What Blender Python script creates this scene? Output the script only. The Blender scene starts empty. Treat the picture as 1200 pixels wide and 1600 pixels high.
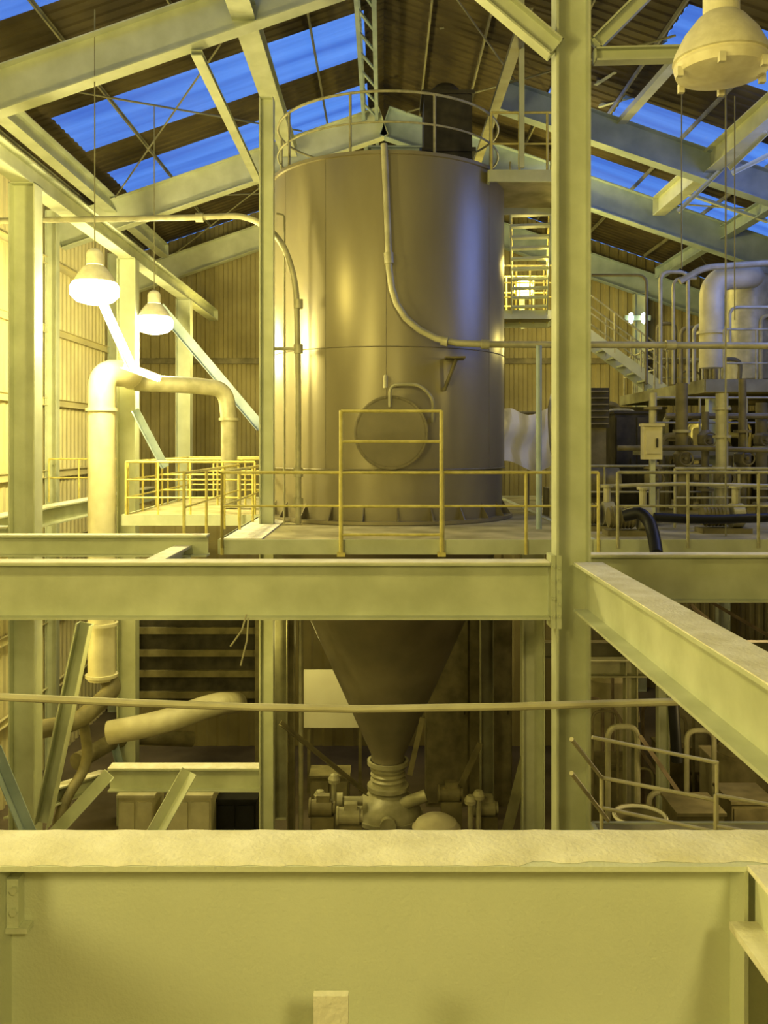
import bpy, math, random, bmesh
from mathutils import Vector, Matrix
random.seed(7)
F=1400.0; HZ=693.0; EYE=8.6
def P(px,py,d): return Vector(((px-600)*d/F, d, (HZ-py)*d/F))
V=Vector
scene=bpy.context.scene
scene.view_settings.view_transform='Standard'
scene.view_settings.look='None'
scene.view_settings.gamma=.90

# ---------------- materials ----------------
def mat(name,c,c2=None,rough=.6,metal=0.,scale=3.,bump=.0,emit=None,es=0,spec=.4,stretch=(1,1,1),fine=0.0):
    m=bpy.data.materials.new(name); m.use_nodes=True
    nt=m.node_tree; b=nt.nodes['Principled BSDF']
    b.inputs['Roughness'].default_value=rough; b.inputs['Metallic'].default_value=metal
    b.inputs['Specular IOR Level'].default_value=spec
    if c2 is None: c2=tuple(x*.72 for x in c)
    tc=nt.nodes.new('ShaderNodeTexCoord'); mp=nt.nodes.new('ShaderNodeMapping')
    mp.inputs['Scale'].default_value=stretch
    n=nt.nodes.new('ShaderNodeTexNoise'); n.inputs['Scale'].default_value=scale; n.inputs['Detail'].default_value=6
    r=nt.nodes.new('ShaderNodeValToRGB')
    r.color_ramp.elements[0].position=.35; r.color_ramp.elements[1].position=.65
    r.color_ramp.elements[0].color=(*c2,1); r.color_ramp.elements[1].color=(*c,1)
    L=nt.links.new
    L(tc.outputs['Object'],mp.inputs['Vector']); L(mp.outputs[0],n.inputs['Vector'])
    L(n.outputs['Fac'],r.inputs[0]); L(r.outputs[0],b.inputs['Base Color'])
    if bump:
        n2=nt.nodes.new('ShaderNodeTexNoise'); n2.inputs['Scale'].default_value=fine or scale*8; n2.inputs['Detail'].default_value=4
        L(mp.outputs[0],n2.inputs['Vector'])
        bp=nt.nodes.new('ShaderNodeBump'); bp.inputs['Strength'].default_value=bump; bp.inputs['Distance'].default_value=.02
        L(n2.outputs['Fac'],bp.inputs['Height']); L(bp.outputs[0],b.inputs['Normal'])
    if emit:
        b.inputs['Emission Color'].default_value=(*emit,1); b.inputs['Emission Strength'].default_value=es
    return m
M_steel=mat('painted_steel',(.65,.68,.53),(.53,.56,.41),.55,scale=1.8,bump=.1)
M_steelfg=mat('dusty_painted_steel',(.76,.79,.65),(.70,.73,.58),.65,scale=1.1,bump=.18,fine=60)
M_dustlit=mat('pale_dust_and_light',(.94,.92,.84),(.80,.77,.64),.9,scale=4,bump=.35,fine=40)  # settled dust; also stands in for lamp light on braces and deck strip
M_steeld=mat('shadow_steel',(.34,.33,.21),(.22,.21,.13),.55,scale=2)  # darker copy of painted steel, shade put into the colour
M_blue=mat('grey_green_blue_lit_steel',(.42,.50,.52),(.31,.38,.40),.5,scale=2)  # grey-green paint; on rafters and truss it stands in for blue sky light
M_rail=mat('yellow_rail_paint',(.76,.68,.26),(.56,.49,.16),.45,scale=5)
M_railg=mat('grey_rail_paint',(.52,.50,.33),(.34,.32,.19),.45,scale=5)
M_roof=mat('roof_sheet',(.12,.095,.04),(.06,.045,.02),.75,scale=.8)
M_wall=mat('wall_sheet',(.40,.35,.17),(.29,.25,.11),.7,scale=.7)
M_walll=mat('lamp_lit_wall_sheet',(.80,.74,.46),(.68,.62,.38),.65,scale=.7)  # paler copy of the wall sheet, lamp brightness put into the colour
M_floor=mat('concrete_floor',(.22,.18,.13),(.11,.09,.06),.85,scale=.6,bump=.2)
M_deck=mat('deck_plate',(.54,.49,.29),(.30,.27,.14),.7,scale=1.5,bump=.2)
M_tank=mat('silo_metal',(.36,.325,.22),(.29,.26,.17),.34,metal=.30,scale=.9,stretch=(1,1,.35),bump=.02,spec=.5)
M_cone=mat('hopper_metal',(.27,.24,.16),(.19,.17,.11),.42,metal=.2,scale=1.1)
M_seam=mat('weld_seam',(.28,.25,.16),None,.5,metal=.2,scale=5)
M_pipe=mat('galvanised_pipe',(.54,.52,.37),(.40,.38,.25),.45,metal=.15,scale=4)
M_duct=mat('duct_metal',(.74,.70,.50),(.60,.56,.38),.5,metal=.05,scale=2.5)
M_dark=mat('dark_machine_paint',(.09,.08,.05),(.04,.035,.02),.6,scale=3)
M_mid=mat('olive_machine_paint',(.27,.24,.13),(.16,.14,.07),.55,scale=3)
M_black=mat('black_rubber',(.02,.02,.02),(.01,.01,.01),.5,scale=3)
M_white=mat('white_board',(.94,.92,.80),(.88,.85,.72),.6,scale=1.2)
M_lampm=mat('lamp_housing',(.86,.82,.66),(.74,.70,.55),.65,scale=9,bump=.1)
M_lens=mat('faint_glow_lens',(.80,.75,.56),(.72,.66,.46),.4,scale=12,emit=(1,.8,.3),es=.05)  # faint glow put into the lens though its lamp is off
M_glow=mat('glowing_refractor',(1,.95,.75),(1,.95,.75),.3,emit=(1,.95,.74),es=18)
M_glow2=mat('glowing_bulb',(.8,1,1),(.8,1,1),.3,emit=(.7,1,1),es=7)
M_glow3=mat('glowing_bulkhead',(1,.9,.4),(1,.9,.4),.3,emit=(1,.85,.25),es=10)
M_red=mat('red_lit_machine_paint',(.38,.31,.22),(.24,.19,.13),.6,scale=3)  # reddish light of the lower hall put into the paint colour

M_sky=bpy.data.materials.new('translucent_sheet'); M_sky.use_nodes=True
nt=M_sky.node_tree; nt.nodes.clear()
o=nt.nodes.new('ShaderNodeOutputMaterial'); tr=nt.nodes.new('ShaderNodeBsdfTransparent'); df=nt.nodes.new('ShaderNodeBsdfDiffuse')
mx=nt.nodes.new('ShaderNodeMixShader'); mx.inputs[0].default_value=.08; df.inputs[0].default_value=(.6,.62,.6,1)
tc=nt.nodes.new('ShaderNodeTexCoord'); mp=nt.nodes.new('ShaderNodeMapping'); mp.inputs['Scale'].default_value=(.12,1.6,.12)
n=nt.nodes.new('ShaderNodeTexNoise'); n.inputs['Scale'].default_value=1.0; n.inputs['Detail'].default_value=3
r=nt.nodes.new('ShaderNodeValToRGB'); r.color_ramp.elements[0].color=(.42,.50,.70,1); r.color_ramp.elements[1].color=(1,1,1,1)
r.color_ramp.elements[0].position=.3; r.color_ramp.elements[1].position=.7
nt.links.new(tc.outputs['Object'],mp.inputs[0]); nt.links.new(mp.outputs[0],n.inputs['Vector']); nt.links.new(n.outputs['Fac'],r.inputs[0]); nt.links.new(r.outputs[0],tr.inputs[0])
nt.links.new(tr.outputs[0],mx.inputs[1]); nt.links.new(df.outputs[0],mx.inputs[2]); nt.links.new(mx.outputs[0],o.inputs[0])

# ---------------- mesh builder ----------------
def frame(d,up):
    d=d.normalized(); up=V(up)
    s=d.cross(up)
    if s.length<1e-3: s=d.cross(V((0,1,0)))
    if s.length<1e-3: s=d.cross(V((1,0,0)))
    s.normalize(); u=s.cross(d).normalized()
    return s,u
WPOS={}
class MB:
    def __init__(s): s.v=[]; s.f=[]; s.sm=[]
    def add(s,vs,fs,sm=False):
        k=len(s.v); s.v+= [V(a) for a in vs]
        for f in fs: s.f.append([i+k for i in f]); s.sm.append(sm)
        return s
    def prof(s,p0,p1,pts,up=(0,0,1)):
        p0=V(p0);p1=V(p1); a,u=frame(p1-p0,up); n=len(pts)
        vs=[p0+a*x+u*y for x,y in pts]+[p1+a*x+u*y for x,y in pts]
        fs=[[i,(i+1)%n,n+(i+1)%n,n+i] for i in range(n)]+[list(range(n))[::-1],list(range(n,2*n))]
        return s.add(vs,fs)
    def bar(s,p0,p1,w,h,up=(0,0,1)):
        return s.prof(p0,p1,[(-w/2,-h/2),(w/2,-h/2),(w/2,h/2),(-w/2,h/2)],up)
    def box(s,x0,x1,y0,y1,z0,z1):
        return s.bar(((x0+x1)/2,y0,(z0+z1)/2),((x0+x1)/2,y1,(z0+z1)/2),x1-x0,z1-z0)
    def ib(s,p0,p1,h,w,up=(0,0,1),tf=.022,tw=.016):
        a,b=w/2,h/2
        return s.prof(p0,p1,[(-a,-b),(a,-b),(a,-b+tf),(tw/2,-b+tf),(tw/2,b-tf),(a,b-tf),(a,b),(-a,b),(-a,b-tf),(-tw/2,b-tf),(-tw/2,-b+tf),(-a,-b+tf)],up)
    def ch(s,p0,p1,h,w,up=(0,0,1),t=.014):
        a,b=w/2,h/2
        return s.prof(p0,p1,[(-a,-b),(a,-b),(a,-b+t),(-a+t,-b+t),(-a+t,b-t),(a,b-t),(a,b),(-a,b)],up)
    def ang(s,p0,p1,w,up=(0,0,1),t=.014):
        return s.prof(p0,p1,[(-w/2,-w/2),(w/2,-w/2),(w/2,-w/2+t),(-w/2+t,-w/2+t),(-w/2+t,w/2),(-w/2,w/2)],up)
    def tube(s,pts,r,seg=12,cap=True,rs=None):
        pts=[V(p) for p in pts]; n=len(pts); vs=[]; pu=None
        for i,p in enumerate(pts):
            d=(pts[min(i+1,n-1)]-pts[max(i-1,0)]).normalized()
            if pu is None:
                a,u=frame(d,(0,0,1) if abs(d.z)<.9 else (0,1,0))
            else:
                u=(pu-d*pu.dot(d)).normalized(); a=d.cross(u)
            pu=u; rr=rs[i] if rs else r
            for k in range(seg):
                t=2*math.pi*k/seg; vs.append(p+a*math.cos(t)*rr+u*math.sin(t)*rr)
        fs=[[i*seg+k,i*seg+(k+1)%seg,(i+1)*seg+(k+1)%seg,(i+1)*seg+k] for i in range(n-1) for k in range(seg)]
        s.add(vs,fs,True)
        if cap:
            k0=len(s.v)-len(vs)
            s.f.append([k0+k for k in range(seg)][::-1]); s.sm.append(False)
            s.f.append([k0+(n-1)*seg+k for k in range(seg)]); s.sm.append(False)
        return s
    def lathe(s,c,prof,seg=32,axis=(0,0,1),smooth=True):
        c=V(c); ax=V(axis).normalized(); q=V((0,0,1)).rotation_difference(ax)
        vs=[]
        for r_,z in prof:
            for k in range(seg):
                t=2*math.pi*k/seg; vs.append(c+q@V((r_*math.cos(t),r_*math.sin(t),z)))
        n=len(prof)
        fs=[[i*seg+k,i*seg+(k+1)%seg,(i+1)*seg+(k+1)%seg,(i+1)*seg+k] for i in range(n-1) for k in range(seg)]
        return s.add(vs,fs,smooth)
    def ring(s,c,R,r,seg=64,axis=(0,0,1),sg=8,a0=0,a1=360):
        c=V(c); q=V((0,0,1)).rotation_difference(V(axis).normalized())
        n=int(seg*(a1-a0)/360)
        pts=[c+q@V((R*math.cos(math.radians(a0+(a1-a0)*i/n)),R*math.sin(math.radians(a0+(a1-a0)*i/n)),0)) for i in range(n+1)]
        return s.tube(pts,r,sg,cap=(a1-a0)<360)
    def obj(s,name,m,parent=None,label=None,cat=None,group=None,kind=None,origin=None):
        if origin is None:
            xs=[v.x for v in s.v];ys=[v.y for v in s.v];zs=[v.z for v in s.v]
            o=V(((min(xs)+max(xs))/2,(min(ys)+max(ys))/2,min(zs)))
        else: o=V(origin)
        me=bpy.data.meshes.new(name); me.from_pydata([tuple(v-o) for v in s.v],[],s.f)
        me.polygons.foreach_set('use_smooth',s.sm); me.update()
        bm=bmesh.new(); bm.from_mesh(me); bmesh.ops.recalc_face_normals(bm,faces=bm.faces); bm.to_mesh(me); bm.free()
        if any(s.sm):
            try: me.set_sharp_from_angle(angle=math.radians(32))
            except Exception: pass
        if m: me.materials.append(m)
        ob=bpy.data.objects.new(name,me); scene.collection.objects.link(ob)
        WPOS[ob.name]=o
        if parent is not None:
            ob.parent=parent; ob.location=o-WPOS[parent.name]
        else: ob.location=o
        meta(ob,label,cat,group,kind)
        return ob
def meta(ob,label=None,cat=None,group=None,kind=None):
    if label: ob['label']=label
    if cat: ob['category']=cat
    if group: ob['group']=group
    if kind: ob['kind']=kind
def empty(name,loc,label,cat,group=None):
    e=bpy.data.objects.new(name,None); scene.collection.objects.link(e); e.location=V(loc); e.empty_display_size=.2
    WPOS[e.name]=V(loc); meta(e,label,cat,group); return e
def fillet(pts,r,n=6):
    pts=[V(p) for p in pts]; out=[pts[0]]
    for i in range(1,len(pts)-1):
        a,b,c=pts[i-1],pts[i],pts[i+1]
        d1=(a-b);d2=(c-b); rr=min(r,d1.length*.48,d2.length*.48)
        p=b+d1.normalized()*rr; q=b+d2.normalized()*rr
        for k in range(n+1):
            t=k/n; out.append(p*(1-t)**2+b*2*t*(1-t)+q*t*t)
    out.append(pts[-1]); return out
def bolts(mb,pts,axis,r=.022,l=.03):
    for p in pts: mb.tube([V(p),V(p)+V(axis).normalized()*l],r,6)
    return mb

# ---------------- structure ----------------
XL,XR,YB,YF=-9.0,13.5,31.6,-6.0; FZ=-8.6
def roofz(x): return 9.73-.345*abs(x)
def corr(mb,A,u,L,n,bot,top,pitch=.32,dep=.05):
    A=V(A);u=V(u);n=V(n); pts=[]; t=0
    while t<L:
        for a,o in ((0,0),(.38,0),(.5,1),(.88,1)):
            tt=t+a*pitch
            if tt<=L: pts.append((tt,o*dep))
        t+=pitch
    pts.append((L,0)); k=len(pts)
    vs=[A+u*t+n*o+bot(t) for t,o in pts]+[A+u*t+n*o+top(t) for t,o in pts]
    mb.add(vs,[[i,i+1,k+i+1,k+i] for i in range(k-1)])
MB().box(XL-.3,XR+.3,YF-.3,YB+.3,FZ-.3,FZ).obj('floor',M_floor,kind='structure',label='dusty brown concrete factory floor')
m=MB(); corr(m,(XL,YF,0),(0,1,0),YB-YF,(1,0,0),lambda t:V((0,0,FZ)),lambda t:V((0,0,roofz(XL)-.05)))
m.obj('wall_left',M_walll,kind='structure',label='corrugated sheet metal side wall coloured paler for lamp light')
m=MB(); corr(m,(XR,YF,0),(0,1,0),YB-YF,(-1,0,0),lambda t:V((0,0,FZ)),lambda t:V((0,0,roofz(XR)-.05)))
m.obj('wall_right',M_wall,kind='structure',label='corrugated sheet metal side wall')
for nm,y,nn in (('wall_back',YB,-1),('wall_front',YF,1)):
    m=MB(); corr(m,(XL,y,0),(1,0,0),XR-XL,(0,nn,0),lambda t:V((0,0,FZ)),lambda t:V((0,0,roofz(XL+t)-.02)))
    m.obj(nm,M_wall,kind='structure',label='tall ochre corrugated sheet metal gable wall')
bl=[(7,8.5),(11,12.5),(14.8,15.7),(19.8,22.1),(23.8,26.2)]
br_=[(7,8.5),(11,12.5),(16,18),(20.2,22),(24.2,26)]
m=MB(); wn=1
def rstrip(m,y0,y1,x0,x1,pitch=.3,dep=.03):
    corr(m,(0,y0,0),(0,1,0),y1-y0,(0,0,1),lambda t:V((x0,0,roofz(x0))),lambda t:V((x1,0,roofz(x1))),pitch,dep)
for bands,xe,xa,xb in ((bl,XL,-7.36,-.45),(br_,XR,5.45,11.4)):
    ys=[YF]+[v for b in bands for v in b]+[YB]
    for i in range(0,len(ys),2): rstrip(m,ys[i],ys[i+1],min(0,xe),max(0,xe))
    for y0,y1 in bands:
        rstrip(m,y0,y1,min(0,xe),xa); rstrip(m,y0,y1,xb,max(0,xe))
        mm=MB(); rstrip(mm,y0,y1,xa,xb,.25,.006)
        mm.obj('window_%d'%wn,M_sky,kind='structure',label='translucent skylight strip showing blue dusk sky'); wn+=1
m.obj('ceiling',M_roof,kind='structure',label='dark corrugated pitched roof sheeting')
m=MB(); corr(m,(-7.4,25.5,0),(1,0,0),12.5,(0,-1,0),lambda t:V((0,0,FZ)),lambda t:V((0,0,-1.75)),.6,.04)
m.obj('wall_inner',M_wall,kind='structure',label='ochre sheet metal partition below the platform')

# ---------------- steel ----------------
def beam(name,label,p0,p1,h,w,up=(0,0,1),m_=None,group=None,kind='ib',cat='beam'):
    mb=MB()
    if kind=='ib': mb.ib(p0,p1,h,w,up)
    elif kind=='ch': mb.ch(p0,p1,h,w,up)
    elif kind=='ang': mb.ang(p0,p1,w,up)
    d=(V(p1)-V(p0)).normalized()*.012
    if kind=='ib':
        mb.bar(V(p0),V(p0)+d,w,h,up); mb.bar(V(p1)-d,V(p1),w,h,up)
    return mb.obj(name,m_ or M_steel,label=label,cat=cat,group=group)
for y in (3,9.4,16,24.2,31.2):
    for sgn,xe in ((-1,XL+.2),(1,XR-.2)):
        if sgn>0 and y==16: continue
        hh=.78 if y<20 else .82
        a=V((0.0+sgn*.01,y,8.23+hh/2+.03)); b=V((sgn*abs(xe),y,a.z-.345*abs(xe)))
        beam('roof_rafter','pale green steel roof rafter under the sheeting',a,b,hh,.34,m_=M_steel if sgn<0 or y<20 else M_blue,group='roof rafters')  # rear rafters on one slope carry blue sky light in their colour
beam('roof_rafter','steel roof rafter coloured for blue sky light between the skylights',V((2.6,20.2,8.75-.345*2.6)),V((13.3,20.2,8.75-.345*13.3)),.68,.34,m_=M_blue,group='roof rafters')
for x in (-8.3,-6.0,-4.0,-1.6,1.0,2.2,3.9,5.3,7.0,9.0,11.7):
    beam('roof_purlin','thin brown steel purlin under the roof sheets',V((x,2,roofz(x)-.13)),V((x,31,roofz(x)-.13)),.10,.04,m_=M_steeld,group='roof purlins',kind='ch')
beam('roof_strut','wide pale steel strut running under the rafters',V((-2.5,11,7.7)),V((-2.5,23.6,7.7)),.3,.42)
beam('roof_strut','narrow pale channel strut below the skylights',V((-3.35,16,6.98)),V((-3.35,23.8,6.98)),.1,.2,kind='ch')
beam('roof_strut','pale channel strut above the silo',V((2.4,15,7.25)),V((2.4,24,7.25)),.1,.2,kind='ch',m_=M_steeld)
beam('roof_strut','pale channel strut beside the skylight',P(1062,88,16),P(958,205,21),.12,.2,kind='ch')
beam('eaves_beam','pale steel beam carried high beside the skylights',V((-7.36,9,6.45)),V((-7.36,30,6.45)),.42,.3)
beam('eaves_beam','pale steel beam carried high beside the skylights',V((7.36,9,6.35)),V((7.36,24,6.35)),.5,.32)
beam('eaves_beam','light steel beam tied between rafters',V((9.2,20.4,5.7)),V((9.2,30,5.7)),.36,.26,m_=M_blue)
beam('crane_beam','long pale beam resting on the column row',V((-5.8,8,4.36)),V((-5.8,30.5,4.36)),.36,.3)
for y,zt in ((14.5,4.18),(20.3,4.18),(26,4.18)):
    beam('steel_column','pale green steel column beside the ducting',V((-5.8,y,FZ)),V((-5.8,y,zt)),.42,.34,up=(1,0,0),group='side row columns',cat='column')
for x in (-3.5,3.6,8.9,11.8):
    beam('wall_column','pale steel column against the gable wall',V((x,31.2,FZ)),V((x,31.2,roofz(x)-1.45)),.42,.3,up=(1,0,0),group='gable wall columns',cat='column',m_=M_steel)
for z in (-6.5,-4.6,-2.7,-.8,1.1,3.0,4.8):
    beam('wall_girt','horizontal steel girt on the sheet wall',V((-8.84,6,z)),V((-8.84,31.3,z)),.2,.08,m_=M_walll,group='side wall girts',kind='ch')
for z in (-3.0,2.9):
    beam('wall_girt','horizontal steel girt on the gable wall',V((-8.7,31.45,z)),V((13.2,31.45,z)),.2,.08,m_=M_mid,group='gable wall girts',kind='ch')
for y in (23.5,28.8):
    beam('wall_column','pale steel column against the side wall',V((-8.7,y,FZ)),V((-8.7,y,6.1)),.3,.25,up=(1,0,0),group='side wall columns',cat='column')
m=MB(); x=-.2
for dz in (8.75,9.45):
    m.bar((x,12,dz),(x,31,dz),.09,.09)
    m.bar((x-.35,12,dz),(x-.35,31,dz),.09,.09)
y=12; k=0
while y<30.5:
    a,b=(8.75,9.45) if k%2 else (9.45,8.75)
    m.bar((x,y,a),(x,y+1,b),.05,.05); m.bar((x-.35,y,a),(x-.35,y+1,b),.05,.05)
    m.bar((x-.35,y,8.75),(x,y+1,8.75),.05,.05); y+=1;k+=1
m.obj('lattice_truss',M_blue,label='steel lattice truss coloured as blue-lit under the ridge',cat='truss')
def rod(p,q,r=.025,lab='thin steel bracing rod under the roof',m_=M_steeld,g='roof bracing rods'):
    MB().tube([p,q],r,6).obj('bracing_rod',m_,label=lab,cat='bracing',group=g)
for i,(xa,ya,xb,yb) in enumerate(((-7.2,16.2,-2.2,24),(-7.2,24,-2.2,16.2),(-7.2,24.4,-1,31),(-1.2,24.4,-7.2,31),(7.7,20.4,11.5,24),(11.5,20.4,7.7,24),(7.7,24.5,12,31),(3,24.5,7.2,31),(.6,16,5.2,24),(5.2,16,.6,24))):
    o_=.6+.05*(i%2)
    rod(V((xa,ya,roofz(xa)-o_)),V((xb,yb,roofz(xb)-o_)),.022)
for i,(a,b) in enumerate((((1140,262,16),(1200,205,16)),((1060,330,20),(1130,262,20)),((1145,270,18),(1215,235,18)),((1070,300,22),(1200,345,22)),((925,60,20),(1010,110,20)),((930,130,20),(1040,60,18)),((640,110,23),(770,30,20)),((1150,300,22),(1215,250,22)),((945,40,19),(1060,10,18)),((935,165,21),(1050,130,20)),((720,120,24),(690,40,20)),((700,60,22),(800,90,21)))):
    beam('roof_brace','slender pale steel angle brace between beams',P(*a),P(*b),.1,.1,kind='ang',group='roof braces',cat='bracing',m_=M_steeld if i in (6,10,11) else M_steel)
beam('knee_brace','pale flanged brace rising from the column',P(868,78,10.4),P(740,-30,10.4),.24,.2,cat='bracing')
beam('knee_brace','pale flanged brace rising from the column',P(930,70,10.4),P(1030,-30,10.4),.16,.16,cat='bracing')
beam('tie_beam','pale steel tie beam fixed high on the column',P(928,88,10.4),P(1085,84,10.4),.16,.16)
mc=empty('steel_column',(2.2,10.5,FZ),'tall pale green H-section steel column','column')
MB().ib(V((2.2,10.55,FZ)),V((2.2,10.55,8.1)),.40,.32,up=(1,0,0),tf=.028,tw=.02).obj('shaft',M_steel,mc)
m=MB(); m.box(1.94,1.995,10.40,10.70,-2.15,-1.30); bolts(m,[(1.97,10.40,z) for z in (-2.0,-1.8,-1.6,-1.42)],(0,-1,0),.02,.03)
bolts(m,[(2.03,10.38,z) for z in (-2.0,-1.86,-1.72,-1.58,-1.44)],(0,-1,0),.018,.03)
m.box(2.01,2.06,10.385,10.395,-2.15,-1.30)
m.obj('connection_plate',M_steel,mc,label='bolted connection plate')
MB().box(1.95,2.45,10.2,10.9,FZ,FZ+.04).obj('base_plate',M_steel,mc)
def flbeam(name,label,p0,p1,h,w,dust=True,m_=None,stiff=()):
    p0=V(p0);p1=V(p1)
    e=empty(name,((p0+p1)/2)-V((0,0,h/2)),label,'beam')
    MB().ib(p0,p1,h,w,tf=.028,tw=.02).obj('flanged_section',m_ or M_steel,e)
    if dust:
        MB().bar(p0+V((0,0,h/2+.005)),p1+V((0,0,h/2+.005)),w*.97,.01).obj('dust_layer',M_dustlit,e,label='pale settled dust layer')
    return e
flbeam('floor_beam','long pale green steel beam crossing to the column',(-8.8,10.56,-1.72),(1.93,10.56,-1.72),.66,.32)
flbeam('floor_beam','pale green beam behind the column',(2.5,11.9,-1.78),(13.2,11.9,-1.78),.62,.28)
flbeam('floor_beam','pale steel beam running back into the column',(2.36,-2.0,-1.66),(2.36,10.35,-1.66),.56,.34)
flbeam('floor_beam','shallow beam parallel to the larger beam',(-5.6,12.75,-1.45),(-2.5,12.75,-1.45),.3,.24)
flbeam('floor_beam','dusty beam along the sheet wall',(-7.5,8,-1.6),(-7.5,29,-1.6),.4,.4)
flbeam('floor_beam','dusty cross beam meeting the wall beam',(-7.3,14.5,-1.5),(-6.05,14.5,-1.5),.3,.25)
flbeam('floor_beam','short dusty beam tying deck and long beam',(-2.85,10.8,-1.6),(-2.85,13.2,-1.6),.3,.24)
nb=empty('floor_beam',(0,3.77,-2.7),'deep dusty pale green steel beam with wide flange','beam')
MB().ib((-6,3.77,-2.16),(6,3.77,-2.16),.92,.34,tf=.022,tw=.02).obj('flanged_section',M_steelfg,nb)
m=MB(); xs=[-6+i*.06 for i in range(201)]
vs=[];fs=[]
for i,x in enumerate(xs):
    e1=.004*math.sin(x*31)+.004*math.sin(x*67+1)
    yn=3.605+e1; yf=3.935
    if x>.58: yn+=.03+.008*math.sin(x*23)
    vs+=[(x,yn,-1.699),(x,yn+.02,-1.69+.003*math.sin(x*17)),(x,yf-.02,-1.69+.003*math.sin(x*21)),(x,yf,-1.699)]
for i in range(200):
    for k in range(3): a=i*4+k; fs.append([a,a+1,a+5,a+4])
m.add(vs,fs,True); m.obj('dust_layer',M_dustlit,nb,label='thick pale dust on the flange')
for x in (-1.57,1.46):
    MB().box(x-.008,x+.008,3.61,3.76,-2.6,-1.72).obj('stiffener_plate',M_steelfg,nb)
m=MB(); m.box(-1.56,-1.51,3.70,3.757,-2.0,-1.80); bolts(m,[(-1.525,3.70,z) for z in (-1.84,-1.93)],(0,-1,0),.016,.02); m.box(-1.56,-1.47,3.69,3.757,-2.02,-2.0)
m.obj('cleat',M_steelfg,nb)
m=MB(); m.box(-.267,-.135,3.385,3.42,-2.9,-2.088); m.obj('support_bracket',M_dustlit,label='short pale flat bracket standing by the beam',cat='bracket')
# beam joining at right: upper flange, closed side web and lower flange
e=empty('floor_beam',(1.62,1,-1.94),'dusty pale beam butting against the deep beam','beam')
MB().bar(V((1.64,-1.5,-1.705)),V((1.64,3.60,-1.705)),.36,.022).obj('top_flange',M_dustlit,e)
MB().bar(V((1.50,-1.5,-1.81)),V((1.50,3.60,-1.81)),.018,.22).obj('web_plate',M_steelfg,e)
MB().bar(V((1.58,-1.5,-1.925)),V((1.58,3.58,-1.925)),.40,.03).obj('bottom_flange',M_dustlit,e)
flbeam('floor_beam','unseen dusty beam added to shade the deep beam web',(-2.12,-1.5,-1.86),(-2.12,3.60,-1.86),.34,.36,m_=M_steelfg)  # beam out of view, placed for its shadow on the deep web

beam('steel_column','pale steel column standing against the silo',V((-2.09,16.0,FZ)),V((-2.09,16.0,6.15)),.25,.24,up=(1,0,0),group='silo support columns',cat='column')
for x in (-2.36,2.36):
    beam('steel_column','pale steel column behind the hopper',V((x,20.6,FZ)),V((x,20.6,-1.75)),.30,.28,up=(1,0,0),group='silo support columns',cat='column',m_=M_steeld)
beam('steel_column','wide pale steel column carrying the platform',V((2.80,16.9,FZ)),V((2.80,16.9,-1.75)),.42,.3,up=(1,0,0),cat='column')
# ---------------- silo ----------------
C=V((.08,18.2,0)); R=2.34
silo=empty('storage_silo',(C.x,C.y,-8.2),'large brown-grey metal silo with conical hopper','silo')
ZT,ZB=5.19,-.47
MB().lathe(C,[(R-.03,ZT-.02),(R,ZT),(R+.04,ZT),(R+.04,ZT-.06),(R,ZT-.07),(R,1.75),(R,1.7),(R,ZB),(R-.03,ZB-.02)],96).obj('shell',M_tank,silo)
MB().lathe(C,[(0,ZT+.35),(R*.5,ZT+.2),(R-.02,ZT-.02)],64).obj('roof_cap',M_cone,silo)
m=MB()
m.ring((C.x,C.y,1.72),R+.002,.009,96,sg=6)
m.ring((C.x,C.y,-.47),R+.004,.020,96,sg=6)
for a in (-90,-118,-145,-35,20,160):
    t=math.radians(a-1)
    p=V((C.x+math.cos(t)*(R-.003),C.y+math.sin(t)*(R-.003),0))
    m.tube([p+V((0,0,ZB)),p+V((0,0,ZT))],.007,5)
m.obj('weld_seam',M_seam,silo)
m=MB(); m.lathe(C,[(R-.04,ZB),(R-.04,-1.38),(R+.16,-1.38),(R+.16,-1.44),(R-.06,-1.44),(R-.06,-1.95)],96)
m.obj('skirt',M_tank,silo)
for a in range(0,360,15):
    t=math.radians(a+4); d=V((math.cos(t),math.sin(t),0)); s=V((-d.y,d.x,0))
    p=C+d*(R-.04); m=MB()
    m.add([p+s*.01+V((0,0,-1.38)),p+d*.17+s*.01+V((0,0,-1.38)),p+s*.01+V((0,0,-1.1)),p-s*.01+V((0,0,-1.38)),p+d*.17-s*.01+V((0,0,-1.38)),p-s*.01+V((0,0,-1.1))],[[0,1,2],[3,5,4],[0,3,4,1],[1,4,5,2],[0,2,5,3]])
    m.obj('base_gusset',M_cone,silo)
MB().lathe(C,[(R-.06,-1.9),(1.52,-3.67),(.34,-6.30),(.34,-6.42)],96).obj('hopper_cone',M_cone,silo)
m=MB()
m.lathe(C,[(.36,-6.42),(.42,-6.42),(.42,-6.50),(.33,-6.50),(.32,-6.58),(.36,-6.60),(.32,-6.66),(.36,-6.70),(.32,-6.76),(.36,-6.80),(.32,-6.86),(.32,-6.92),(.42,-6.92),(.42,-7.0),(.3,-7.0)],40)
m.obj('discharge_collar',M_pipe,silo,label='pale flanged discharge collar')
m=MB()
m.lathe(C,[(.25,-7.0),(.3,-7.05),(.55,-7.2),(.66,-7.4),(.68,-7.5),(.72,-7.5),(.72,-7.58),(.6,-7.6),(.5,-7.75),(.3,-7.95),(.3,-8.2),(0,-8.2)],40)
m.tube([C+V((.3,-.3,-7.2)),C+V((.62,-.5,-7.0)),C+V((.75,-.5,-6.95))],.12,12)
m.tube([C+V((-.5,-.4,-7.1)),C+V((-.95,-.4,-7.1))],.09,12)
m.lathe(C+V((-.9,-.4,-7.1)),[(0,0),(.16,0),(.16,.2),(0,.2)],16,axis=(-1,0,0))
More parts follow.
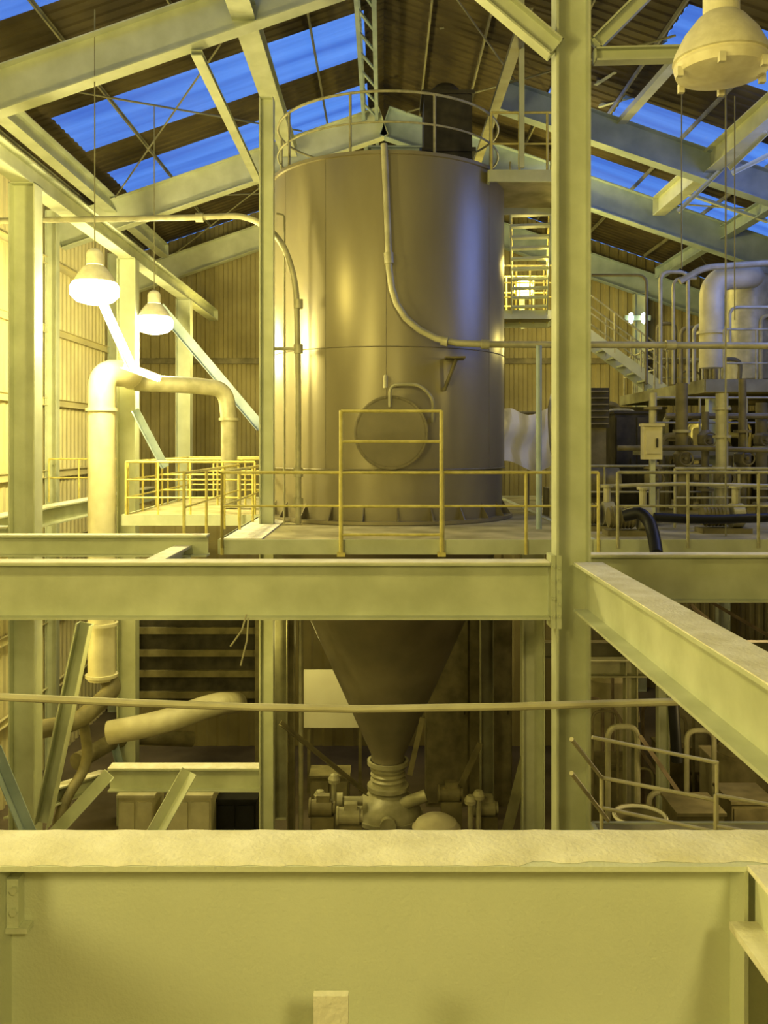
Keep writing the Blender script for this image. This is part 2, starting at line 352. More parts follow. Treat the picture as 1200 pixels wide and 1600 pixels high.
m.tube([C+V((0,-.66,-7.45)),C+V((0,-.8,-7.45))],.16,16)
m.obj('discharge_valve',M_pipe,silo,label='rounded pale olive rotary valve')
for a in range(45,360,90):
    t=math.radians(a); MB().bar(C+V((math.cos(t)*.6,math.sin(t)*.6,-8.6)),C+V((math.cos(t)*.6,math.sin(t)*.6,-7.52)),.09,.09).obj('valve_leg',M_mid,silo)
mhc=P(611,676,15.78)
mh=MB(); q=(0,-1,0)
mh.lathe(mhc+V((0,.35,0)),[(.60,0),(.60,.33),(.655,.33),(.655,.37),(.63,.375),(.60,.37),(.60,.385),(.3,.395),(0,.40)],48,axis=q)
man=mh.obj('manhole_door',M_cone,silo,label='round bolted manhole cover')
m=MB()
bolts(m,[mhc+V((.625*math.cos(math.radians(a)),-.02,.625*math.sin(math.radians(a)))) for a in range(0,360,20)],q,.02,.03)
m.obj('bolt_ring',M_seam,man)
m=MB(); m.tube(fillet([mhc+V((-.02,-.05,.45)),mhc+V((-.02,-.12,.84)),mhc+V((.5,-.12,.84)),mhc+V((.74,-.1,.6)),mhc+V((.74,.2,.2))],.15),.03,8)
m.tube([mhc+V((-.1,.25,.98)),mhc+V((-.1,-.1,.98)),mhc+V((-.1,-.1,.78))],.04,8)
m.obj('door_davit',M_pipe,man,label='pale pipe davit arm')
m=MB()
m.box(1.0+C.x,1.35+C.x,15.7,16.2,1.5,1.53)
m.tube([V((1.2+C.x,15.9,1.5)),V((1.0+C.x,16.05,.95))],.035,8)
m.obj('pipe_bracket',M_mid,silo)
tr_=empty('guard_rail',(C.x,C.y,ZT),'curved guard rail around the silo roof','railing')
rr=R-.12
m=MB(); m.ring((C.x,C.y,ZT+1.1),rr,.026,80); m.obj('top_rail',M_railg,tr_)
m=MB(); m.ring((C.x,C.y,ZT+.55),rr,.02,80); m.obj('mid_rail',M_railg,tr_)
for a in range(0,360,40):
    t=math.radians(a+12); p=V((C.x+rr*math.cos(t),C.y+rr*math.sin(t),ZT-.02))
    MB().tube([p,p+V((0,0,1.12))],.026,8).obj('post',M_railg,tr_)
vf=empty('vent_filter',(1.3,18.3,ZT+.1),'dark boxy dust vent filter on the silo roof','filter')
m=MB(); m.box(.8,1.75,17.8,18.8,ZT+.05,ZT+1.75); m.box(.73,1.82,17.73,18.87,ZT+.6,ZT+.68); m.box(.75,1.8,17.75,18.85,ZT+1.75,ZT+1.82); m.obj('filter_housing',M_dark,vf)
m=MB(); m.lathe((1.25,18.3,ZT+1.8),[(.3,0),(.3,.2),(.2,.3),(0,.32)],24); m.obj('fan_cap',M_dark,vf)
m=MB(); m.box(-.25,.68,17.2,17.9,ZT+.1,ZT+.48); m.box(-.3,.73,17.15,17.95,ZT+.48,ZT+.52)
m.obj('inspection_hatch',M_blue,label='blue-grey hatch box on the silo roof',cat='hatch')
# ---------------- pipes ----------------
pl=empty('conveying_pipe',P(607,400,15.7),'grey conveying pipe curving down the silo','pipe')
pts=fillet([P(600,225,15.75),P(605,330,15.75),P(608,420,15.7)],.5)+[P(612,450,15.7),P(620,475,15.7),P(634,497,15.7),P(655,515,15.7),P(682,529,15.65),P(715,536,15.6),P(760,538,15.55),P(1000,539,15.55),P(1300,541,15.55)]
MB().tube(pts,.06,14).obj('pipe_run',M_pipe,pl)
for (a,b) in ((P(607,395,15.7),P(608,412,15.7)),(P(690,532,15.63),P(700,534,15.6)),(P(752,538,15.55),P(764,538,15.55)),(P(1040,539,15.55),P(1055,539,15.55))):
    MB().tube([a,b],.085,14).obj('coupling',M_pipe,pl)
pl=empty('conveying_pipe',P(465,820,16.1),'grey pipe bending down beside the silo','pipe')
pts=fillet([P(-60,346,16.25),P(300,340,16.25),P(388,336,16.25),P(440,372,16.2),P(463,440,16.1),P(466,600,16.1),P(466,818,16.1)],.7)
MB().tube(pts,.055,12).obj('pipe_run',M_pipe,pl)
for y in (475,545,738,785):
    MB().tube([P(466,y-7,16.1),P(466,y+7,16.1)],.085,12).obj('coupling',M_pipe,pl)
MB().tube([P(306,340,16.25),P(318,340,16.25)],.085,12).obj('coupling',M_pipe,pl)
MB().tube(fillet([P(405,545,16.2),P(470,545,16.2)],.1),.03,8).obj('clamp_bar',M_pipe,pl)
MB().tube(fillet([P(432,334,16.3),P(444,336,16.3),P(444,700,16.3),P(444,820,16.3)],.1),.022,8).obj('conduit_pipe',M_pipe,label='thin conduit beside the silo',cat='pipe')
MB().tube([P(842,540,15.2),P(842,835,15.2)],.05,10).obj('standpipe',M_blue,label='green-grey vertical standpipe on the deck',cat='pipe')
MB().tube([P(-200,1084,9.9),P(0,1089,9.9),P(200,1098,9.9),P(400,1105,9.9),P(560,1108,9.9),P(800,1104,9.9),P(1000,1098,9.9),P(1300,1090,9.9)],.042,10).obj('long_pipe',M_duct,label='long slightly sagging pale horizontal pipe',cat='pipe')
# ---------------- deck ----------------
DZ=-1.45
def deck(name,label,x0,x1,y0,y1,z,th=.06,hole=None,edge=.22,em=None):
    e=empty(name,((x0+x1)/2,(y0+y1)/2,z-edge),label,'platform')
    m=MB()
    if hole:
        hx,hy,hr=hole; seg=96
        def rectpt(t):
            c,s_=math.cos(t),math.sin(t); ks=[]
            if c>1e-6: ks.append((x1-hx)/c)
            if c<-1e-6: ks.append((x0-hx)/c)
            if s_>1e-6: ks.append((y1-hy)/s_)
            if s_<-1e-6: ks.append((y0-hy)/s_)
            k=min(ks); return (hx+k*c,hy+k*s_)
        angs=sorted([2*math.pi*i/seg for i in range(seg)]+[math.atan2(b-hy,a-hx)%(2*math.pi) for a in (x0,x1) for b in (y0,y1)])
        n_=len(angs); vs=[]
        for t in angs:
            rx,ry=rectpt(t); cx,cy=hx+hr*math.cos(t),hy+hr*math.sin(t)
            vs+=[(cx,cy,z),(rx,ry,z),(rx,ry,z-th),(cx,cy,z-th)]
        fs=[]
        for i in range(n_):
            j=(i+1)%n_
            for k in range(4): fs.append([i*4+k,j*4+k,j*4+(k+1)%4,i*4+(k+1)%4])
        m.add(vs,fs)
    else: m.box(x0,x1,y0,y1,z-th,z)
    m.obj('deck_plate',M_deck,e)
    for p,q in (((x0,y0),(x1,y0)),((x0,y1),(x1,y1)),((x0,y0),(x0,y1)),((x1,y0),(x1,y1))):
        MB().bar(V((*p,z-edge/2+.02)),V((*q,z-edge/2+.02)),.05,edge).obj('edge_beam',em or M_steel,e)
    return e
deck('platform_deck','steel platform surrounding the silo base',-2.45,3.1,13.35,22.5,DZ,hole=(C.x,C.y,R+.0-.03))
deck('platform_deck','steel platform carrying process equipment',3.15,13.2,13.35,24.5,DZ)
deck('platform_deck','small steel platform beside the ducting',-5.25,-2.5,18.0,24.0,DZ)
deck('platform_deck','upper equipment platform reached by the stair',6.6,13.2,18.4,25,1.3,edge=.26,em=M_steeld)
deck('platform_deck','top access platform beside the silo roof',1.95,3.6,16.6,19.0,5.05,edge=.22)
deck('platform_deck','stair landing platform behind the silo',2.9,4.4,22.3,24,3.3,edge=.22)
MB().bar(V((-2.15,13.5,DZ+.01)),V((-2.15,19,DZ+.01)),.62,.02).obj('lit_edge_strip',M_dustlit,label='pale strip painted as lamp light along the deck edge',cat='painted light')  # lamp light on the walkway edge, painted as a pale strip
MB().bar(P(815,-60,16.4),P(815,262,16.4),.09,.09,up=(0,1,0)).obj('hanger_post',M_steel,label='slim post from roof to access platform',cat='post')
def rail(pts,h=1.02,sp=1.6,m_=None,label='tubular steel guard rail on the platform edge',rungs=(.52,),group=None,r=.024,low=.1):
    m_=m_ or M_rail
    pts=[V(p) for p in pts]
    e=empty('guard_rail',pts[0],label,'railing',group)
    MB().tube([p+V((0,0,h)) for p in pts],r,8).obj('top_rail',m_,e)
    for k in rungs: MB().tube([p+V((0,0,k)) for p in pts],r*.8,8).obj('mid_rail',m_,e)
    ps=[]
    for a,b in zip(pts[:-1],pts[1:]):
        n_=max(1,round((b-a).length/sp))
        for i in range(n_): ps.append(a.lerp(b,i/n_))
    ps.append(pts[-1])
    for p in ps: MB().tube([p-V((0,0,low)),p+V((0,0,h))],r,8).obj('post',m_,e)
    return e
def D(px,d=13.3): return V(((px-600)*d/F,d,DZ))
rail([D(347),D(532)],label='yellow tubular guard rail along the deck edge',sp=5,low=.2)
rail([D(692),D(822),D(935)],label='yellow tubular guard rail along the deck edge',sp=5,low=.2)
rail([D(965),D(1075),D(1185),D(1300)],label='dull grey guard rail before the equipment',sp=5,m_=M_railg)
ga=empty('access_gate',D(610),'tall yellow tubular gate frame on deck edge','gate')
for px in (533,690):
    p=D(px,13.25); MB().tube([p-V((0,0,.2)),p+V((0,0,1.94))],.03,8).obj('post',M_rail,ga)
for zz in (1.93,1.48,1.02,.52,.1):
    MB().tube([D(533,13.25)+V((0,0,zz)),D(690,13.25)+V((0,0,zz))],.022,8).obj('cross_rail',M_rail,ga)
for px in (533,690): MB().box((px-600)*13.25/F-.06,(px-600)*13.25/F+.06,13.2,13.3,DZ-.22,DZ-.16).obj('foot_plate',M_rail,ga)
rail([D(347),V((-2.4,14.9,DZ)),V((-2.4,17.9,DZ))],label='yellow guard rail down the deck side',sp=1.5)
rail([V((-2.9,13.0,-1.45)),V((-2.9,17.9,DZ))],label='yellow guard rail beside the walkway',sp=1.7)
rail([V((-5.2,18.05,DZ)),V((-2.6,18.05,DZ))],label='bright yellow guard rail under the lamps',sp=.65,h=1.08,rungs=(.36,.72))
rail([V((-5.2,21,DZ)),V((-2.6,21,DZ))],label='bright yellow guard rail across the platform',sp=.6,h=1.08,rungs=(.36,.72))
rail([V((-5.2,23.9,DZ)),V((-2.6,23.9,DZ))],label='bright yellow guard rail at platform rear',sp=.7,h=1.08,rungs=(.36,.72))
rail([V((-5.2,18.2,DZ)),V((-5.2,23.8,DZ))],label='bright yellow guard rail on platform side',sp=1.1,h=1.08,rungs=(.36,.72))
rail([V((-8.6,23,-1.4)),V((-6.3,23,-1.4))],label='yellow guard rail near the sheet wall',sp=.8,h=1.0)
rail([V((3.2,17.2,DZ)),V((6.3,17.2,DZ))],label='grey guard rail among the equipment',sp=.9,m_=M_railg)
rail([V((5.0,15.4,DZ)),V((10.5,15.4,DZ))],label='grey guard rail before the vessels',sp=1.2,m_=M_railg)
rail([V((5.4,18.0,-.1)),V((12.0,18.0,-.1))],label='grey guard rail of an intermediate walkway',sp=.9,m_=M_railg)
rail([V((7.0,18.45,1.3)),V((13,18.45,1.3))],label='pale guard rail on the upper platform',sp=.7,m_=M_railg,h=1.05,rungs=(.35,.7))
rail([V((6.7,22.2,1.3)),V((6.7,25,1.3))],label='pale guard rail on the upper platform side',sp=1.1,m_=M_railg,h=1.05)
rail([V((7.0,24.8,1.3)),V((13,24.8,1.3))],label='pale guard rail at upper platform rear',sp=.9,m_=M_railg,h=1.05)
rail([V((2.0,16.65,5.05)),V((3.55,16.65,5.05))],label='yellow guard rail of the top access platform',sp=.5,h=1.1)
rail([V((2.95,22.4,3.3)),V((4.35,22.4,3.3))],label='brightly lit yellow guard rail before the landing',sp=.35,h=1.15,rungs=(.36,.72))
rail([V((2.9,23.9,3.3)),V((4.35,23.9,3.3))],label='brightly lit yellow landing guard rail',sp=.4,h=1.15,rungs=(.36,.72))
rail([V((2.95,22.4,3.3)),V((2.95,23.9,3.3))],label='brightly lit yellow landing side rail',sp=.5,h=1.15,rungs=(.36,.72))
bk=empty('bulkhead_lamp',(3.75,24.3,4.1),'glowing bulkhead lamp on the landing post','lamp')
MB().lathe((3.75,24.2,4.15),[(0,0),(.22,.02),(.26,.1),(.16,.2),(0,.24)],20,axis=(0,-1,0)).obj('lens',M_glow3,bk)
MB().bar(V((3.75,24.27,3.1)),V((3.75,24.27,4.5)),.1,.1,up=(0,1,0)).obj('mounting_post',M_steel,bk)
deck('platform_deck','intermediate grated walkway among the equipment',5.3,12.2,18.0,19.0,-.1,edge=.16,em=M_steeld)
def stair(p0,p1,w,side,n_,label,m_=M_steel,rm=None):
    p0=V(p0);p1=V(p1);side=V(side).normalized()
    e=empty('steel_stair',p1,label,'stairs')
    for s_ in (-1,1):
        MB().bar(p0+side*s_*w/2,p1+side*s_*w/2,.03,.24).obj('stringer',m_,e)
        o=side*s_*w/2
        m=MB(); m.tube([p0+o+V((0,0,1.0)),p1+o+V((0,0,1.0))],.024,8); m.tube([p0+o+V((0,0,.55)),p1+o+V((0,0,.55))],.02,8)
        for k in range(0,5):
            q=p0.lerp(p1,k/4)+o; m.tube([q,q+V((0,0,1.0))],.022,8)
        m.obj('handrail',rm or M_rail,e)
    run=(p1-p0); run.z=0; run.normalize()
    for i in range(n_):
        q=p0.lerp(p1,(i+.5)/n_)
        MB().bar(q-run*.12,q+run*.12,w-.04,.05).obj('tread',m_,e)
    return e
stair((3.12,19.05,5.0),(3.62,22.3,3.3),.86,(1,-.15,0),10,'steep yellow-lit steel stair up to the silo roof',m_=M_steel)
stair((4.45,22.9,3.25),(7.1,22.9,1.3),.9,(0,1,0),10,'pale steel stair descending to the upper platform',rm=M_railg)
# ---------------- lamps ----------------
def lamp(c,label,lit=True,s=1.0,rodtop=None):
    c=V(c); e=empty('high_bay_lamp',c,label,'lamp',group='hanging high bay lamps' if lit else None)
    m=MB(); m.lathe(c,[(.34*s,.10*s),(.36*s,.06*s),(.40*s,.07*s),(.38*s,.14*s),(.31*s,.28*s),(.20*s,.42*s),(.15*s,.46*s)],36)
    m.obj('lamp_shade',M_lampm,e)
    m=MB(); m.lathe(c,[(.14*s,.44*s),(.15*s,.48*s),(.15*s,.66*s),(.12*s,.72*s),(.06*s,.76*s),(0,.77*s)],24); m.obj('ballast_housing',M_lampm,e)
    if lit: pr=[(.38,.15),(.43,.07),(.42,-.08),(.32,-.18),(.15,-.23),(0,-.24)]
    else: pr=[(.37,.09),(.39,.03),(.37,-.04),(.25,-.08),(0,-.10)]
    m=MB(); m.lathe(c,[(a*s,b*s) for a,b in pr],32); m.obj('refractor',M_glow if lit else M_lens,e)
    if not lit:
        for a in range(0,360,60):
            t=math.radians(a+10); MB().box(c.x+.38*s*math.cos(t)-.025,c.x+.38*s*math.cos(t)+.025,c.y+.38*s*math.sin(t)-.025,c.y+.38*s*math.sin(t)+.025,c.z-.09,c.z-.01).obj('clip',M_lampm,e)
    m=MB(); m.tube([c+V((0,0,.72*s)),V((c.x,c.y,rodtop if rodtop else roofz(c.x)-.2))],.012,6); m.obj('hanging_rod',M_steeld,e)
    return e
LC=(1,.82,.24)
def plight(name,loc,en,col=LC,r=.35):
    l=bpy.data.lights.new(name,'POINT'); l.energy=en; l.color=col; l.shadow_soft_size=r
    ob=bpy.data.objects.new(name,l); scene.collection.objects.link(ob); ob.location=V(loc); return ob
for d,px,py in ((16,148,455),(20.5,241,506)):
    c=P(px,py,d); lamp(c,'glowing high bay lamp hanging near the duct')
    plight('lamp_light',c+V((0,0,-.6)),950,(1,.87,.37),.3)
lamp(P(1127,108,7.6),'unlit dusty high bay lamp seen from beneath',lit=False,s=1.0)
tw=empty('twin_spotlight',P(996,497,30.5),'pair of small bluish white wall lights','lamp')
for px in (986,1006):
    MB().lathe(P(px,497,30.5),[(0,-.2),(.07,-.15),(.09,0),(.07,.15),(0,.2)],14).obj('bulb',M_glow2,tw)
MB().box(P(975,0,30.7).x,P(1016,0,30.7).x,30.62,30.8,P(0,501,30.7).z,P(0,493,30.7).z).obj('mounting_bracket',M_steeld,tw)
# ---------------- ducts ----------------
def duct(pts,r,label,m_=M_duct,fl=(),rad=.6,name='ventilation_duct'):
    e=empty(name,pts[0],label,'duct')
    pp=fillet(pts,rad,8)
    MB().tube(pp,r,20).obj('duct_run',m_,e)
    for p,ax in fl:
        p=V(p);ax=V(ax); MB().tube([p-ax*.03,p+ax*.03],r+.05,20).obj('flange',m_,e)
    return e
duct([P(159,1062,18),P(159,582,18),P(200,584,18.6),P(206,590,20)],.27,'large pale round duct rising and bending over',fl=((P(159,640,18),(0,0,1)),(P(159,975,18),(0,0,1)),(P(159,1055,18),(0,0,1))),rad=.5)
duct([P(210,598,19.3),P(300,602,19.6),P(352,608,20),P(358,655,20),P(358,790,20)],.18,'round duct turning down behind the railing',fl=((P(358,655,20),(0,0,1)),),rad=.3,m_=M_pipe)
duct([P(60,1140,16.5),P(120,1130,17),P(180,1075,18),P(160,1050,18)],.17,'curved duct below the platform',rad=.5,m_=M_mid)
duct([P(170,1145,19),P(250,1130,19),P(335,1100,19.5),P(370,1098,21.5)],.25,'pale duct sloping under the platform',rad=.6,m_=M_duct)
duct([P(120,1190,19),P(190,1150,20.5),P(300,1155,21.5)],.18,'lower round duct under the platform',m_=M_mid)
duct([P(130,1125,17.4),P(140,1190,17.4),P(95,1260,16.5),P(85,1330,16.5)],.10,'narrow bent duct leading to the floor',m_=M_mid)
def br(a,b,w=.14,label='pale steel diagonal brace',m_=None,kind='ang'):
    beam('diagonal_brace',label,P(*a),P(*b),w,w,kind=kind,m_=m_,cat='bracing')
br((248,478,24),(408,668,24),.26,'wide pale diagonal brace beside the silo',m_=M_blue)
br((160,472,17.0),(207,576,17.0),.15,'brace coloured pale as if lit by the lamps',m_=M_dustlit)  # lamp brightness put into the brace colour
br((192,570,17.0),(250,592,17.0),.14,'brace coloured pale as if lit by the lamps',m_=M_dustlit)
br((210,640,19.9),(258,730,19.9),.16,m_=M_blue)
br((66,1290,14),(132,975,14),.22,'pale diagonal brace below the beam',kind='ch')
br((78,1310,14.2),(168,1212,14.2),.2)
br((-10,1170,13),(48,1310,13),.16,m_=M_blue)
br((232,1320,14.5),(296,1205,15),.2)
br((440,1130,15.5),(575,1240,16.8),.09,m_=M_mid)
br((172,1140,20),(200,1240,20),.14,m_=M_blue)
br((820,1180,17),(790,1300,17),.2,m_=M_steeld)
br((660,1120,17.4),(640,1210,17.4),.1,m_=M_mid)
br((750,1160,18),(690,1290,18),.12,m_=M_mid)
flbeam('floor_beam','low level pale beam under the platform',P(172,1215,16.2),P(408,1215,16.2),.42,.3)
flbeam('floor_beam','low beam near the sheet wall',P(20,1265,15),P(165,1215,19),.3,.3)
beam('steel_column','slim grey column below the platform',P(455,975,17)+V((0,0,.6)),V((P(455,975,17).x,17,FZ)),.14,.14,up=(1,0,0),cat='column',m_=M_mid)
MB().tube([P(470,960,17),V((P(470,960,17).x,17,FZ))],.045,8).obj('standpipe',M_pipe,label='thin vertical pipe below the platform',cat='pipe')
lr=empty('slatted_panel',P(300,1080,22),'dark horizontal slatted panel below the deck','panel')
x0,x1=P(190,0,22).x,P(405,0,22).x
MB().box(x0,x1,22.05,22.1,P(0,1100,22).z,P(0,940,22).z).obj('backing_sheet',M_dark,lr)
for py in (985,1020,1052,1085):
    MB().bar(V((x0,21.98,P(0,py,22).z)),V((x1,21.98,P(0,py,22).z)),.1,.16).obj('slat',M_mid,lr)
for px in (192,215,403):
    MB().bar(V((P(px,0,22).x,21.9,P(0,940,22).z)),V((P(px,0,22).x,21.9,FZ)),.1,.1,up=(0,1,0)).obj('upright',M_mid,lr)
wb=empty('notice_board',P(520,1136,22),'blank pale board standing behind the hopper','board')
MB().box(P(475,0,22).x,P(572,0,22).x,21.95,22.0,P(0,1136,22).z,P(0,1046,22).z).obj('board_panel',M_white,wb)
for px in (480,560): MB().box(P(px,0,22).x,P(px,0,22).x+.08,22.0,22.08,FZ,P(0,1060,22).z).obj('stand_post',M_mid,wb)
def cabinet(x0,x1,y0,y1,z0,z1,m_,label,doors=2,name='machine_cabinet'):
    e=empty(name,((x0+x1)/2,(y0+y1)/2,z0),label,'cabinet')
    MB().box(x0,x1,y0,y1,z0,z1).box(x0-.03,x1+.03,y0-.04,y1,z1,z1+.05).obj('body',m_,e)
    w=(x1-x0)/doors
    for i in range(doors):
        d_=MB().box(x0+i*w+.03,x0+(i+1)*w-.03,y0-.03,y0,z0+.1,z1-.08).obj('door',m_,e)
        MB().box(x0+(i+1)*w-.12,x0+(i+1)*w-.09,y0-.06,y0-.03,(z0+z1)/2-.08,(z0+z1)/2+.08).obj('handle',M_dark,d_)
    return e
cabinet(P(185,0,17).x,P(240,0,17).x,17,17.8,FZ,P(0,1246,17).z,M_duct,'yellowish metal machine cabinet under the beam')
cabinet(P(262,0,17).x,P(330,0,17).x,17,17.8,FZ,P(0,1246,17).z,M_duct,'yellowish metal machine cabinet under the beam')
cabinet(P(338,0,17.5).x,P(400,0,17.5).x,17.5,18.2,FZ,P(0,1252,17.5).z,M_black,'metal cabinet coloured black as a dark opening')  # black body stands in for the shade inside an opening
cabinet(P(485,0,19).x,P(545,0,19).x,19,19.6,FZ,P(0,1215,19).z,M_mid,'olive cabinet beside the discharge valve')
cabinet(P(665,0,21.2).x,P(800,0,21.2).x,21.2,21.7,FZ,P(0,960,21.2).z,M_mid,'tall brown machine cabinet behind the hopper')
def vessel(c,r,h,label,m_=M_pipe,legs=True,noz=True,name='process_vessel'):
    c=V(c); e=empty(name,c,label,'tank'); l0=.35 if legs else 0
    m=MB(); m.lathe(c,[(0,l0),(r*.7,l0+.06),(r,l0+.2),(r,l0+.22),(r,h-.25),(r+.03,h-.25),(r+.03,h-.20),(r,h-.2),(r*.9,h-.1),(r*.6,h-.02),(0,h+.02)],28); m.obj('body',m_,e)
    if legs:
        for a in (45,135,225,315):
            t=math.radians(a); q=c+V((math.cos(t)*r*.85,math.sin(t)*r*.85,0)); MB().bar(q,q+V((0,0,l0+.3)),.07,.07,up=(1,0,0)).obj('leg',m_,e)
    if noz:
        m=MB(); m.tube(fillet([c+V((0,0,h)),c+V((0,0,h+.3)),c+V((r,0,h+.3)),c+V((r+.15,0,h*.6))],.15),.05,10); m.tube([c+V((0,0,h)),c+V((0,0,h+.08))],.12,14); m.obj('nozzle_pipe',m_,e)
    return e
vessel((.97,16.6,FZ),.42,1.7,'small white domed vessel beside the valve',M_duct,noz=False)
for px,top in ((735,1248),(748,1240),(522,1215),(500,1240)):
    e=empty('valve_post',V((P(px,0,17).x,17,FZ)),'short upright valve post beside the discharge valve','valve',group='valve side posts')
    p=P(px,top,17); MB().tube([V((p.x,17,FZ)),p],.05,8).obj('riser',M_pipe,e)
    MB().lathe(p-V((0,0,.1)),[(0,0),(.11,.01),(.12,.08),(.07,.16),(0,.18)],14).obj('valve_head',M_pipe,e)
# small motors around outlet
for i,(px,py,d,mm_) in enumerate(((505,1262,16.4,M_mid),(548,1275,16.2,M_pipe),(705,1240,17.6,M_mid),(760,1262,17.3,M_pipe))):
    p=P(px,py,d); e=empty('geared_motor',V((p.x,d,FZ)),'small geared motor on a stand near the outlet','motor',group='outlet motors')
    MB().tube([p-V((.22,0,0)),p+V((.16,0,0))],.15,16).tube([p+V((.16,0,0)),p+V((.22,0,0))],.11,16).tube([p-V((.26,0,0)),p-V((.22,0,0))],.17,16).obj('motor_body',mm_,e)
    MB().box(p.x-.12,p.x+.12,d-.08,d+.08,p.z+.12,p.z+.24).obj('terminal_box',mm_,e)
    MB().box(p.x-.2,p.x+.2,d-.15,d+.15,FZ,p.z-.13).obj('stand',M_mid,e)
vessel((P(1180,0,20.6).x,21.0,1.3),.5,2.85,'silver domed vessel on the upper platform',M_pipe,legs=False,noz=False)
duct([P(1112,575,19.4),P(1112,436,19.4),P(1170,432,19.6),P(1175,432,20.3)],.26,'thick pale elbow duct on upper platform',fl=((P(1112,520,19.4),(0,0,1)),),rad=.6,name='elbow_duct',m_=M_duct)
def pipe(pts,r,label='process pipe among the equipment',m_=M_pipe,rad=.2,g='process pipes'):
    pts=[V(p) for p in pts]; MB().tube(fillet(pts,rad),r,10).obj('process_pipe',m_,label=label,cat='pipe',group=g)
pipe([P(1062,440,19),P(1100,418,19),P(1240,408,19)],.07,'pale pipe bent over the vessel')
pipe([P(1032,600,19),P(1032,425,19),P(1075,425,19),P(1075,600,19)],.04)
pipe([P(1052,600,19.4),P(1052,435,19.4),P(1088,435,19.4)],.035)
pipe([P(1140,545,18.8),P(1140,480,18.8),P(1250,480,18.8)],.035)
pipe([P(1010,600,18),P(1010,430,18.5),P(925,430,19)],.03,m_=M_mid)
pipe([P(1134,-20,14),P(1134,860,14)],.014,'thin vertical cable from the roof',m_=M_steeld)
pipe([P(1148,150,14),P(1148,500,14)],.010,'thin vertical cable from the roof',m_=M_steeld)
pipe([P(1065,130,16),P(1065,420,16)],.012,'thin vertical cable from the roof',m_=M_steeld)
for i,(px,d,top) in enumerate(((1020,15.9,.9),(1065,16.4,1.1),(1102,17,.6),(1128,16.1,.9),(1160,16.6,1.2),(1190,17.6,.8))):
    x=P(px,0,d).x
    e=empty('valve_stand',(x,d,DZ),'vertical pipe stand with flanged valves','valve')
    MB().tube([V((x,d,DZ)),V((x,d,top))],.07 if i%2==0 else .11,12).obj('riser',M_mid if i%3 else M_pipe,e)
    for zz in ((-1.4,-.8,-.45,.1,.6),(-1.35,-.55,.2),(-1.2,-.9,-.1))[i%3]:
        MB().tube([V((x,d,zz)),V((x,d,zz+.05))],.16,14).obj('flange',M_pipe if i%2 else M_mid,e)
    zv=-.62+(i%3)*.35
    m=MB(); m.lathe((x,d,zv),[(.07,-.18),(.15,-.08),(.15,.08),(.07,.18)],14); m.tube([V((x,d,zv)),V((x+.0,d-.25,zv))],.03,8); m.ring((x,d-.26,zv),.12,.015,20,axis=(0,1,0),sg=6); m.obj('handwheel',M_mid,e)
pipe([P(965,700,16.3),P(1090,700,16.3),P(1200,704,16.3)],.05,m_=M_mid)
pipe([P(935,760,15.2),P(1060,756,15.2),P(1230,760,15.2)],.035)
pipe([P(1040,650,17.3),P(1240,650,17.3)],.06,m_=M_mid)
random.seed(11)
for i in range(36):
    px=930+i*8.5+random.uniform(-6,6); d=random.uniform(19.4,22.5); top=random.uniform(-.6,1.05)
    p=V((P(px,0,d).x,d,DZ)); w_=random.uniform(.25,.9)
    pipe([p,V((p.x,p.y,top)),V((p.x+w_,p.y,top)),V((p.x+w_,p.y+.1,DZ))],random.choice((.03,.05,.07)),'bent pipe run among the equipment',m_=random.choice((M_pipe,M_mid,M_mid,M_railg)),g='equipment pipe loops')
for i in range(26):
    px=945+i*11+random.uniform(-8,8); d=random.uniform(19.5,24.3); top=random.uniform(1.7,3.4)
    p=V((P(px,0,d).x,d,1.3))
    if p.x<6.9: continue
    w_=random.uniform(.3,.8)
    pipe([p,V((p.x,p.y,top)),V((p.x+w_,p.y,top)),V((p.x+w_,p.y+.1,1.3))],random.choice((.025,.04,.05)),'bent pipe run on the upper platform',m_=random.choice((M_pipe,M_mid,M_railg)),g='upper platform pipe loops')
for x,y in ((6.8,18.6),(9.4,18.6),(12,18.6),(6.8,24.6),(9.4,24.6)):
    beam('steel_column','short steel column under the upper platform',V((x,y,DZ)),V((x,y,.96)),.2,.2,up=(1,0,0),m_=M_steel,group='upper platform columns',cat='column')
cabinet(P(1006,0,15.3).x,P(1035,0,15.3).x,15.3,15.5,P(0,718,15.3).z,P(0,666,15.3).z,M_duct,'small pale control box on its post',doors=1,name='control_box')
MB().bar(V((P(1020,0,15.6).x,15.62,DZ)),V((P(1020,0,15.6).x,15.62,.2)),.08,.08,up=(0,1,0)).obj('mounting_post',M_steel,label='steel post carrying the control box',cat='post')
cabinet(5.0,5.9,19.4,20.2,DZ,.65,M_dark,'tall dark electrical cabinet',doors=2)
cabinet(5.9,7.3,23.2,24,DZ,.9,M_dark,'dark wide electrical cabinet',doors=3)
cabinet(7.5,9.3,23.2,24,DZ,.7,M_dark,'dark machine cabinet behind the risers',doors=3)
cabinet(9.6,11.6,23.2,24,DZ,.8,M_dark,'dark long machine cabinet behind the risers',doors=3)
vessel((8.0,22.3,DZ),.45,2.1,'olive domed vessel under the upper platform',M_mid)
vessel((9.9,21.6,DZ),.5,1.9,'olive domed vessel under the upper platform',M_mid)
fu=empty('blower_unit',(4.75,18.2,DZ),'dark blower with louvred intake and silver casing','blower')
x0,x1=P(898,0,18).x,P(952,0,18).x
MB().box(x0,x1,18,18.7,P(0,668,18).z,P(0,606,18).z).obj('intake_housing',M_dark,fu)
for i in range(6):
    zz=P(0,662-i*10,18).z; MB().bar(V((x0+.03,17.97,zz)),V((x1-.03,17.97,zz)),.05,.03).obj('louvre',M_mid,fu)
